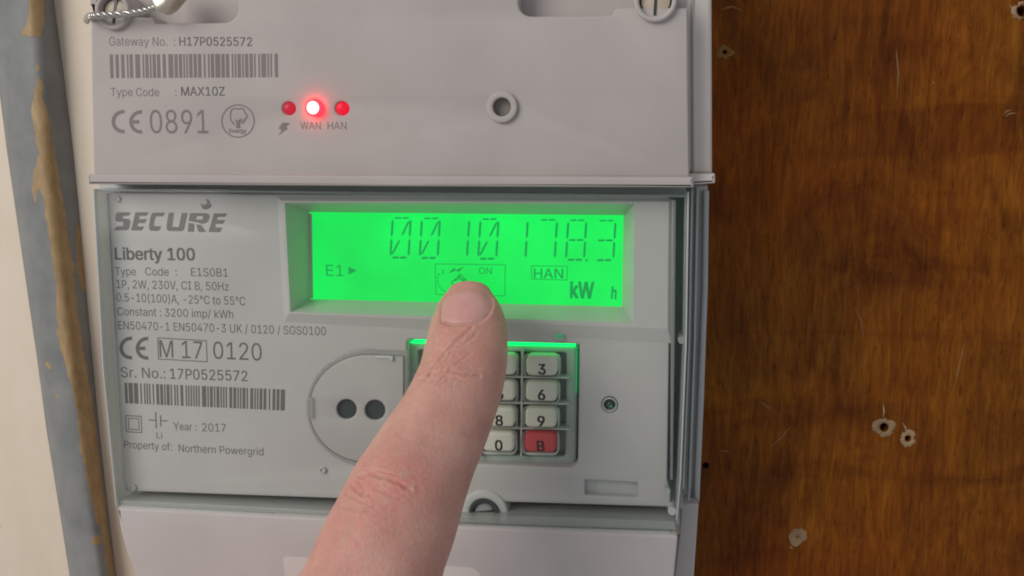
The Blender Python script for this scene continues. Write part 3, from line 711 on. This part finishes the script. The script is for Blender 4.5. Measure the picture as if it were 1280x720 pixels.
# ---- clear cover
cov = [(116, 234.5), (862, 238), (859, 430), (852, 600), (846, 668), (571, 658.5), (413, 648.5), (144.5, 634), (128, 460)]
cover = solid('clear_cover', [Q(rrect(cov, [1, 3, 0, 0, 8, 0, 0, 4, 0]), 44)], 43.2, 44, M_cover, meter, .2)
def strip(name, L, Rr, z0, z1, mat, par=cover, bevel=.2, zq=None): return solid(name, [Q(list(L)+list(Rr)[::-1], zq or z1)], z0, z1, mat, par, bevel)
strip('cover_wall', [(116.5, 236), (128.5, 460), (145, 634)], [(119.5, 236), (131.5, 460), (148.5, 634)], 16, 43.1, M_wallc, zq=43.1)
strip('cover_wall', [(856, 240), (853.5, 430), (844, 655)], [(862, 240), (859, 430), (850, 655)], 18, 43.1, M_wallc, zq=43.1)
strip('cover_flange', [(863.5, 238), (860, 430), (852.3, 612)], [(866.5, 238), (862.8, 430), (854.8, 612)], 18, 36, M_edge)
strip('cover_flange', [(870.8, 236), (867, 430), (860, 626)], [(873.6, 236), (869.6, 430), (862.4, 626)], 17.1, 30, M_edge)
strip('cover_rib', [(840, 250), (839, 420), (838, 600)], [(845, 250), (843.5, 420), (841, 600)], 34, 42.5, M_wallc)
strip('cover_top_wall', [(118, 236), (500, 240), (858, 243)], [(118, 239), (500, 243.5), (858, 247)], 34, 43.1, M_wallc)
strip('cover_lip', [(150, 625.5), (413, 639), (571, 645), (700, 646.5), (843, 652)], [(146, 631), (413, 645), (571, 653), (700, 658.5), (845, 663)], 36, 43.15, M_lip)
strip('plate_edge_highlight', [(131.5, 243), (142, 440), (151.5, 600), (155, 614)], [(133.5, 243), (144, 440), (153.5, 600), (157.5, 614)], 40.05, 40.5, M_edge)  # pale strip put in as the bright highlight along the plate's left edge
strip('cover_edge_highlight', [(115.8, 236), (127.8, 460), (144.3, 632)], [(117.4, 236), (129.4, 460), (146, 632)], 42.9, 44.15, M_edge, bevel=.1)  # pale strips added as highlight lines on the cover's front edges
strip('cover_edge_highlight', [(859.4, 240), (856.6, 430), (849.6, 600), (845, 650)], [(861.4, 240), (858.6, 430), (851.4, 600), (846.8, 650)], 42.9, 44.15, M_edge, bevel=.1)
strip('cover_edge_highlight', [(150, 633), (413, 647.2), (571, 657), (838, 666)], [(150, 634.6), (413, 649), (571, 658.8), (838, 667.8)], 42.9, 44.15, M_edge, bevel=.1)
for (a, b, r) in ((852, 424, 5), (840, 637, 5.5), (834, 612, 4)):
    c = P(a, b, 42); R = mmr(r, 42); multi('cover_boss', [lathe((c[0], c[1]), [(R, 36), (R, 42.9), (0, 42.9)], 20)], M_lip if r < 5.3 else M_midgrey, cover)

# ---- terminal cover
tc = [(146.5, 635), (413, 649), (571, 659), (848, 669.5), (843, 720), (826, 930), (790, 960), (250, 960), (212, 850), (186, 770), (170, 720), (158, 690), (150, 662)]
term = solid('terminal_cover', [Q(rrect(tc, [1.5, 0, 0, 5, 0, 20, 20, 20, 20, 10, 10, 10, 10]), 45)], 20, 45, M_term, meter, .6)
solid('terminal_flange', [Q([(852, 629), (873.6, 629), (867.5, 720), (845, 960), (826, 960), (843, 720), (849, 668)], 20)], 15.05, 20, M_term, term, .5)
solid('case_floor', [[(2, -74), (128, -77), (128, -84), (4, -84)]], 15.1, 24, M_dark, meter)
solid('label_sticker', [Q(rrect([(353.5, 695.5), (591, 709.5), (601, 716), (606, 790), (362, 775)], [5, 8, 6, 6, 6]), 45.05)], 44.9, 45.08, M_sticker, term)
text('I', (377.5, 722), (379.6, 722.1), 10, 45.11, M_print, term)

# ------------------------------------------------------------------ wire seal (rests on the hub)
seal = thing('wire_seal', 'twisted steel wire with a crimped metal seal, looped over the left screw', 'security seal', tuple(P(145, 20, 47)))
wp = [(108.5, 26, 40), (110, 22, 44), (113, 20, 48.6), (120, 19.6, 48.9), (135, 18.6, 48.8), (160, 17, 48.8), (180, 13.6, 49), (192, 10, 49), (200, 4, 49)]
W3 = [P(a, b, z) for a, b, z in wp]
dense = []
for i in range(len(W3)-1):
    for k in range(12): dense.append(W3[i]*(1-k/12)+W3[i+1]*k/12)
dense.append(W3[-1])
for ph in (0, math.pi*2/3, math.pi*4/3):
    pts = []
    for i, p in enumerate(dense):
        d = dense[min(i+1, len(dense)-1)]-dense[max(i-1, 0)]; d /= np.linalg.norm(d); u = np.cross(d, [0, 0, 1.]); u /= np.linalg.norm(u); v = np.cross(d, u)
        a = i*.42+.3*math.sin(i*.37)+ph; pts.append(p + .42*(u*math.cos(a)+v*math.sin(a)))
    V, F = tube(pts, .36, 7); mesh_obj('wire_strand', *fix_normals(V, F), M_wire, seal, 60)
lp_ = rrect([(184, -22), (208, -24), (222, -8), (207, 10), (197, 15.5), (191, 12), (186, 2)], 4)
solid('crimp', [Q(lp_, 51)], 45.4, 51, M_lead, seal, 1.1, 3, 40)

# ------------------------------------------------------------------ hand
def crom(P_, T_, t):
    """monotone-ish cubic (finite-difference tangents) through rows of P_ at knots T_"""
    P_ = np.array(P_, float); T_ = np.array(T_, float); d = np.gradient(P_, T_, axis=0)
    k = np.clip(np.searchsorted(T_, t)-1, 0, len(T_)-2); h = (T_[k+1]-T_[k])[:, None]; u = ((t-T_[k])[:, None])/h
    return (2*u**3-3*u**2+1)*P_[k] + (u**3-2*u**2+u)*h*d[k] + (-2*u**3+3*u**2)*P_[k+1] + (u**3-u**2)*h*d[k+1]
fing = [(587.5, 366, 27.5, 51.2, .86), (586.5, 379, 36.5, 52.6, .78), (586, 397, 45, 54.6, .76), (583.5, 432, 51.3, 58.6, .80), (575, 477, 54.3, 64, .86), (557.5, 520, 58, 68.6, .86),
        (525, 582, 66, 74, .88), (508, 618, 71, 77.5, .92), (494, 653, 74.5, 80.2, .9), (479, 687, 77, 82.8, .9), (459, 746, 82, 86.5, .92), (420, 820, 88, 91, .95), (378, 905, 92, 94, .9)]
ctr = np.array([P(a, b, z) for a, b, _, z, _ in fing]); hw = np.array([h*np.linalg.norm(CAM-c)/FPX*1.0 for (_, _, h, _, _), c in zip(fing, ctr)])
tip = P(588.5, 358.5, 50.2)
kn = np.concatenate([[0], np.cumsum(np.linalg.norm(np.diff(ctr, axis=0), axis=1))])
tt = np.linspace(0, kn[-1], 170); SP = crom(ctr, kn, tt); AA = crom(np.stack([hw, hw*np.array([f[4] for f in fing])], 1), kn, tt)
def frames(C):
    T_ = np.gradient(C, axis=0); T_ /= np.linalg.norm(T_, axis=1)[:, None]
    return T_
TT = frames(SP)
def side(T_, ref):
    D = ref - (ref@T_)*T_; D /= np.linalg.norm(D); B = np.cross(D, T_); return D, B
def gen_loft(C, A_, ref, n=64, ex=2.15, capl=.75):
    T_ = frames(C); rings = []
    def ring(c, t, a, b):
        D, B = side(t, ref); r = []
        for k in range(n):
            th = 2*math.pi*k/n; cs, sn = math.cos(th), math.sin(th)
            x = abs(cs)**(2/ex)*math.copysign(1, cs); y = abs(sn)**(2/ex)*math.copysign(1, sn)
            r.append(c + B*a*x + D*b*y)
        return r
    def cap(c, t, a, b, sgn, L):
        out = []
        for k in (1, 2, 3, 4, 5):
            ph = k/5*math.pi/2*.98; out.append(ring(c+sgn*t*L*math.sin(ph), t, a*math.cos(ph), b*math.cos(ph)))
        return out
    start = cap(C[0], T_[0], *A_[0], -1, A_[0][0]*capl)[::-1]; end = cap(C[-1], T_[-1], *A_[-1], 1, A_[-1][0]*.6)
    rings = start + [ring(c, t, *a) for c, t, a in zip(C, T_, A_)] + end
    return loft(rings, True, True, True)
ZUP = np.array([0, 0, 1.])
parts = [gen_loft(SP, AA, ZUP, 72, capl=.42)]
M2 = ctr[-1]; u = np.array([-.42, -.9, .0]); u /= np.linalg.norm(u); v = np.array([-.92, -.38, 0]); v /= np.linalg.norm(v)
def chain(pts, rad, ref=ZUP, n=36, m=40):
    pts = np.array(pts); k = np.concatenate([[0], np.cumsum(np.linalg.norm(np.diff(pts, axis=0), axis=1))]); t = np.linspace(0, k[-1], m)
    return gen_loft(crom(pts, k, t), crom(np.array(rad), k, t), ref, n)
wrist = M2 + u*88 + v*28 + np.array([0, 0, 2])
parts.append(chain([M2+v*28+u*16+[0, 0, -6], M2+v*28+u*36+[0, 0, -3], M2+v*27+u*64, wrist, wrist+u*40, wrist+u*110], [(30, 9), (34, 13), (32, 15), (26, 17), (27, 20), (34, 26)]))
for off, ln, dz in ((20, 42, -1), (40, 39, -4), (58, 32, -8)):
    m_ = M2 + v*off + u*(2+off*.12) + np.array([0, 0, dz]); pip = m_ + np.array([0, 0, -ln*.72]) + u*8; dip = pip + u*22 + np.array([0, 0, 1]); tp = dip + u*2 + np.array([0, 0, 19])
    parts.append(chain([m_+u*14, m_+u*2, m_*.5+pip*.5+u*-1, pip, (pip+dip)/2, dip, tp], [(9.5, 10), (10.5, 11), (9.2, 9.5), (9.3, 9.3), (8.4, 8.4), (8, 8), (7, 7)], ref=v))
cmc = M2+u*66-v*2+np.array([0, 0, -8]); tm = M2+u*36-v*20+np.array([0, 0, -16]); ti = M2+u*18-v*10+np.array([0, 0, -32]); tpp = M2+u*12+v*14+np.array([0, 0, -38])
parts.append(chain([cmc+u*10+v*8, cmc, tm, ti, tpp], [(14, 14), (15, 15), (12, 12), (10.5, 10), (8, 7)], ref=ZUP))
V, F = [], []
for v_, f_ in parts:
    n = len(V); V += [tuple(p) for p in v_]; F += [[i+n for i in q] for q in f_]
V, F = fix_normals(V, F)
me = bpy.data.meshes.new('hand'); me.from_pydata(V, [], F); me.update()
tmp = bpy.data.objects.new('tmp_hand', me); COL.objects.link(tmp)
rm = tmp.modifiers.new('r', 'REMESH'); rm.mode = 'VOXEL'; rm.voxel_size = .33; rm.adaptivity = 0
sm = tmp.modifiers.new('s', 'SMOOTH'); sm.factor = .5; sm.iterations = 8
dg = bpy.context.evaluated_depsgraph_get(); em = bpy.data.meshes.new_from_object(tmp.evaluated_get(dg))
bpy.data.objects.remove(tmp); bpy.data.meshes.remove(me)
nv = len(em.vertices); co = np.empty(nv*3); em.vertices.foreach_get('co', co); co = co.reshape(-1, 3)
no = np.empty(nv*3); em.vertex_normals.foreach_get('vector', no); no = no.reshape(-1, 3)
px = proj(co); facing = np.einsum('ij,ij->i', no, CAM-co) > 0
vis = np.where((px[:, 1] < 760) & facing)[0]; pv = px[vis]
def pdist(poly, closed=False):
    poly = np.array(poly, float); dd = np.full(len(vis), 1e9); N = len(poly)
    for i in range(N if closed else N-1):
        a, b = poly[i], poly[(i+1) % N]; e = b-a; t = np.clip(((pv-a)@e)/(e@e), 0, 1); dd = np.minimum(dd, np.linalg.norm(pv-a-t[:, None]*e, axis=1))
    return dd
disp = np.zeros(len(vis))
def wob(pts, amp, seed):
    rnd = np.random.RandomState(seed); out = []
    pts = np.array(pts, float)
    for i in range(len(pts)-1):
        for k in range(4): out.append(pts[i]*(1-k/4)+pts[i+1]*k/4 + rnd.uniform(-amp, amp, 2))
    out.append(pts[-1]); return out
rc = np.random.RandomState(11); fine = []
for _ in range(34):                                    # fine cross lines over the two knuckles
    cx, cy, an, L = rc.normal(472, 26), rc.normal(614, 20), rc.normal(.35, .4), rc.uniform(8, 22); fine.append(([(cx-L*math.cos(an), cy-L*math.sin(an)), (cx, cy+rc.uniform(-2, 2)), (cx+L*math.cos(an), cy+L*math.sin(an))], rc.uniform(.04, .09), 1.7))
for _ in range(26):
    cx, cy, an, L = rc.normal(560, 16), rc.normal(452, 18), rc.normal(-.75, .35), rc.uniform(8, 20); fine.append(([(cx-L*math.cos(an), cy-L*math.sin(an)), (cx, cy+rc.uniform(-2, 2)), (cx+L*math.cos(an), cy+L*math.sin(an))], rc.uniform(.06, .14), 1.5))
creases = fine + [([(449, 597), (468, 593.5), (487, 599), (513, 612)], .55, 2.2), ([(438, 606), (447, 615), (463, 621)], .4, 2), ([(446, 600), (455, 610), (452, 620), (460, 628)], .3, 2), ([(432, 618), (445, 624), (458, 630)], .3, 2.0),
           ([(460, 588), (478, 590), (496, 596)], .22, 2), ([(470, 612), (485, 617), (500, 625)], .2, 2), ([(456, 640), (470, 632), (486, 634)], .12, 2.4),
           ([(526, 466), (545, 453), (571, 427), (590, 409)], .34, 2), ([(524, 476), (542, 465), (561, 463), (586, 469), (600, 470)], .34, 1.8), ([(535, 468), (555, 446), (579, 424)], .26, 1.7), ([(530, 474), (548, 460), (566, 440), (596, 416)], .24, 1.7),
           ([(540, 478), (556, 471), (575, 473)], .22, 1.7), ([(545, 445), (560, 428), (575, 412)], .14, 1.6), ([(560, 466), (575, 452), (590, 440)], .14, 1.6), ([(528, 458), (538, 447), (548, 436)], .12, 1.6), ([(550, 484), (566, 480), (580, 484)], .12, 1.6),
           ([(500, 545), (520, 552), (545, 556)], .06, 3), ([(470, 655), (490, 665), (505, 668)], .07, 3), ([(420, 660), (440, 668), (450, 680)], .07, 3)]
for i, (pl_, dep, wd) in enumerate(creases):
    d = pdist(wob(pl_, 1.1, i)); dep *= 1.0; wd *= .8; disp += -dep*np.exp(-(d/wd)**2) + dep*.18*np.exp(-((d-wd*2.4)/(wd*1.5))**2)
nail = [(551.5, 403), (551, 392), (552.5, 379), (557, 371), (570, 363), (587, 360), (603, 363), (613.5, 371.5), (616, 380), (612.5, 391), (604, 400.5), (588, 405.5), (566, 406.5)]
nail = rrect(nail, 6, 3)
dn = pdist(nail, True); ns = psd(nail, pv[:, 0], pv[:, 1])
low = np.clip((pv[:, 1]-364)/10, 0, 1)
disp += low*(-.42*np.exp(-(dn/1.35)**2) + .10*np.exp(-((ns+4.2)/3.0)**2)) - .30*np.clip(ns/3, 0, 1)*low
kb = np.exp(-(((pv[:, 0]-478)/42)**2+((pv[:, 1]-612)/30)**2)); disp += .35*kb
full = np.zeros(nv); full[vis] = disp; disp = full
rs = np.random.RandomState(3)
co2 = co + no*disp[:, None]
em.vertices.foreach_set('co', co2.ravel()); em.update()
tri = BVHTree.FromPolygons([tuple(c) for c in co2], [tuple(p.vertices) for p in em.polygons])
# nail plate: rings from its centre out to the fold
NB = np.array(nail); ncx = NB.mean(0); Vn, Fn = [], []; nr = 14; nb = len(NB)
for k in range(nr+1):
    f = k/nr
    for q in NB:
        g = ncx + (q-ncx)*max(f, .02)*1.015
        d = ROT @ np.array([(g[0]-640)/FPX, -(g[1]-360)/FPX, -1.0]); hit = tri.ray_cast(Vector(CAM), Vector(d).normalized())
        p = np.array(hit[0]) if hit[0] is not None else P(g[0], g[1], 56); nn = np.array(hit[1]) if hit[1] is not None else ZUP
        Vn.append(p + ZUP*.0 + nn*(.42*(1-f**4) - .10*f**6))
for k in range(nr):
    for j in range(nb): Fn.append([k*nb+j, k*nb+(j+1) % nb, (k+1)*nb+(j+1) % nb, (k+1)*nb+j])
Vn = np.array(Vn)
for it in range(5):                                   # relax the plate so it does not copy skin relief
    g = Vn.reshape(nr+1, nb, 3).copy(); a = g.copy()
    a[1:-1] = (g[:-2]+g[2:]+np.roll(g, 1, 1)[1:-1]+np.roll(g, -1, 1)[1:-1])/4; Vn = a.reshape(-1, 3)

def skin():
    t = NT('skin'); v_ = t.coord(); at = t.n('ShaderNodeAttribute', attribute_name='flush')
    n1 = t.noise(v_, 140, 5, .6); n2 = t.noise(v_, 1500, 4, .6)
    c = t.ramp(n1, [(.3, (.57, .300, .245)), (.5, (.635, .355, .29)), (.72, (.69, .41, .34))])
    mo = t.noise(v_, 420, 5, .7); mm = t.n('ShaderNodeMapRange'); t.l(mo, mm.inputs[0]); mm.inputs[1].default_value = .32; mm.inputs[2].default_value = .62; mu = t.n('ShaderNodeMath', operation='MULTIPLY'); t.l(at.outputs['Fac'], mu.inputs[0]); t.l(mm.outputs[0], mu.inputs[1])
    c = t.mix(mm.outputs[0], t.mix(1.0, c, (.97, .985, 1.0, 1), 'MULTIPLY'), t.mix(1.0, c, (1.02, .985, .975, 1), 'MULTIPLY'))
    c = t.mix(mu.outputs[0], c, (.66, .22, .20, 1)); sp = t.ramp(n2, [(.3, (.88, .84, .82)), (.55, (1, 1, 1))]); c = t.mix(.6, c, sp, 'MULTIPLY')
    t.l(c, t.b.inputs['Base Color']); t.b.inputs['Roughness'].default_value = .5; t.b.inputs['Specular IOR Level'].default_value = .35
    t.b.inputs['Subsurface Weight'].default_value = .35; t.b.inputs['Subsurface Radius'].default_value = (1, .35, .2); t.b.inputs['Subsurface Scale'].default_value = .0022
    vo = t.n('ShaderNodeTexVoronoi', feature='DISTANCE_TO_EDGE'); vo.inputs['Scale'].default_value = 1150
    mp = t.n('ShaderNodeMapping'); mp.inputs['Scale'].default_value = (1, 1, .6); tc = t.n('ShaderNodeTexCoord'); nz = t.n('ShaderNodeTexNoise'); nz.inputs['Scale'].default_value = 700
    t.l(tc.outputs['Object'], nz.inputs['Vector']); mx = t.mix(.0012, tc.outputs['Object'], nz.outputs['Color'], 'ADD'); t.l(mx, mp.inputs['Vector']); t.l(mp.outputs[0], vo.inputs['Vector'])
    ad = t.n('ShaderNodeMath', operation='MULTIPLY_ADD'); t.l(vo.outputs['Distance'], ad.inputs[0]); ad.inputs[1].default_value = .8; t.l(n2, ad.inputs[2])
    t.bump(ad.outputs[0], .42, .00022); return t.m
M_skin = skin()
hand = thing('hand', 'bare hand with its index finger pressed against the meter below the green display', 'hand', tuple(P(588, 372, 46)))
off = np.array(hand['_mm']); VW = (co2-off); VW = np.stack([VW[:, 0], -VW[:, 2], VW[:, 1]], 1)*S
em.vertices.foreach_set('co', VW.ravel()); em.update(); em.name = 'skin'
flush = .75*np.exp(-(((px[:, 0]-500)/48)**2+((px[:, 1]-600)/32)**2)) + .35*np.exp(-(((px[:, 0]-470)/45)**2+((px[:, 1]-650)/40)**2)) + .3*np.exp(-(((px[:, 0]-578)/40)**2+((px[:, 1]-440)/30)**2)) + .35*np.exp(-(((px[:, 0]-588)/34)**2+((px[:, 1]-372)/22)**2)) + .3*np.exp(-(((px[:, 0]-430)/40)**2+((px[:, 1]-690)/40)**2))
a_ = em.attributes.new('flush', 'FLOAT', 'POINT'); a_.data.foreach_set('value', np.clip(flush, 0, 1).astype(np.float32))
sk = link('skin', em, M_skin, hand, None); em.polygons.foreach_set('use_smooth', [True]*len(em.polygons))
def nailmat():
    t = NT('fingernail_keratin'); n1 = t.noise(t.coord(), 200, 4)
    t.l(t.ramp(n1, [(.3, (.64, .335, .30)), (.7, (.70, .41, .37))]), t.b.inputs['Base Color']); t.b.inputs['Roughness'].default_value = .28
    t.b.inputs['Subsurface Weight'].default_value = .3; t.b.inputs['Subsurface Radius'].default_value = (1, .4, .3); t.b.inputs['Subsurface Scale'].default_value = .0012; t.b.inputs['Specular IOR Level'].default_value = .45
    n2 = t.noise(t.coord((900, 900, 30)), 1, 2); t.bump(n2, .12, .0001); return t.m
V2, F2 = fix_normals([tuple(p) for p in Vn], Fn)
mesh_obj('fingernail', V2, F2, nailmat(), hand, 80)
for o in bpy.data.objects:
    if '_mm' in o: del o['_mm']
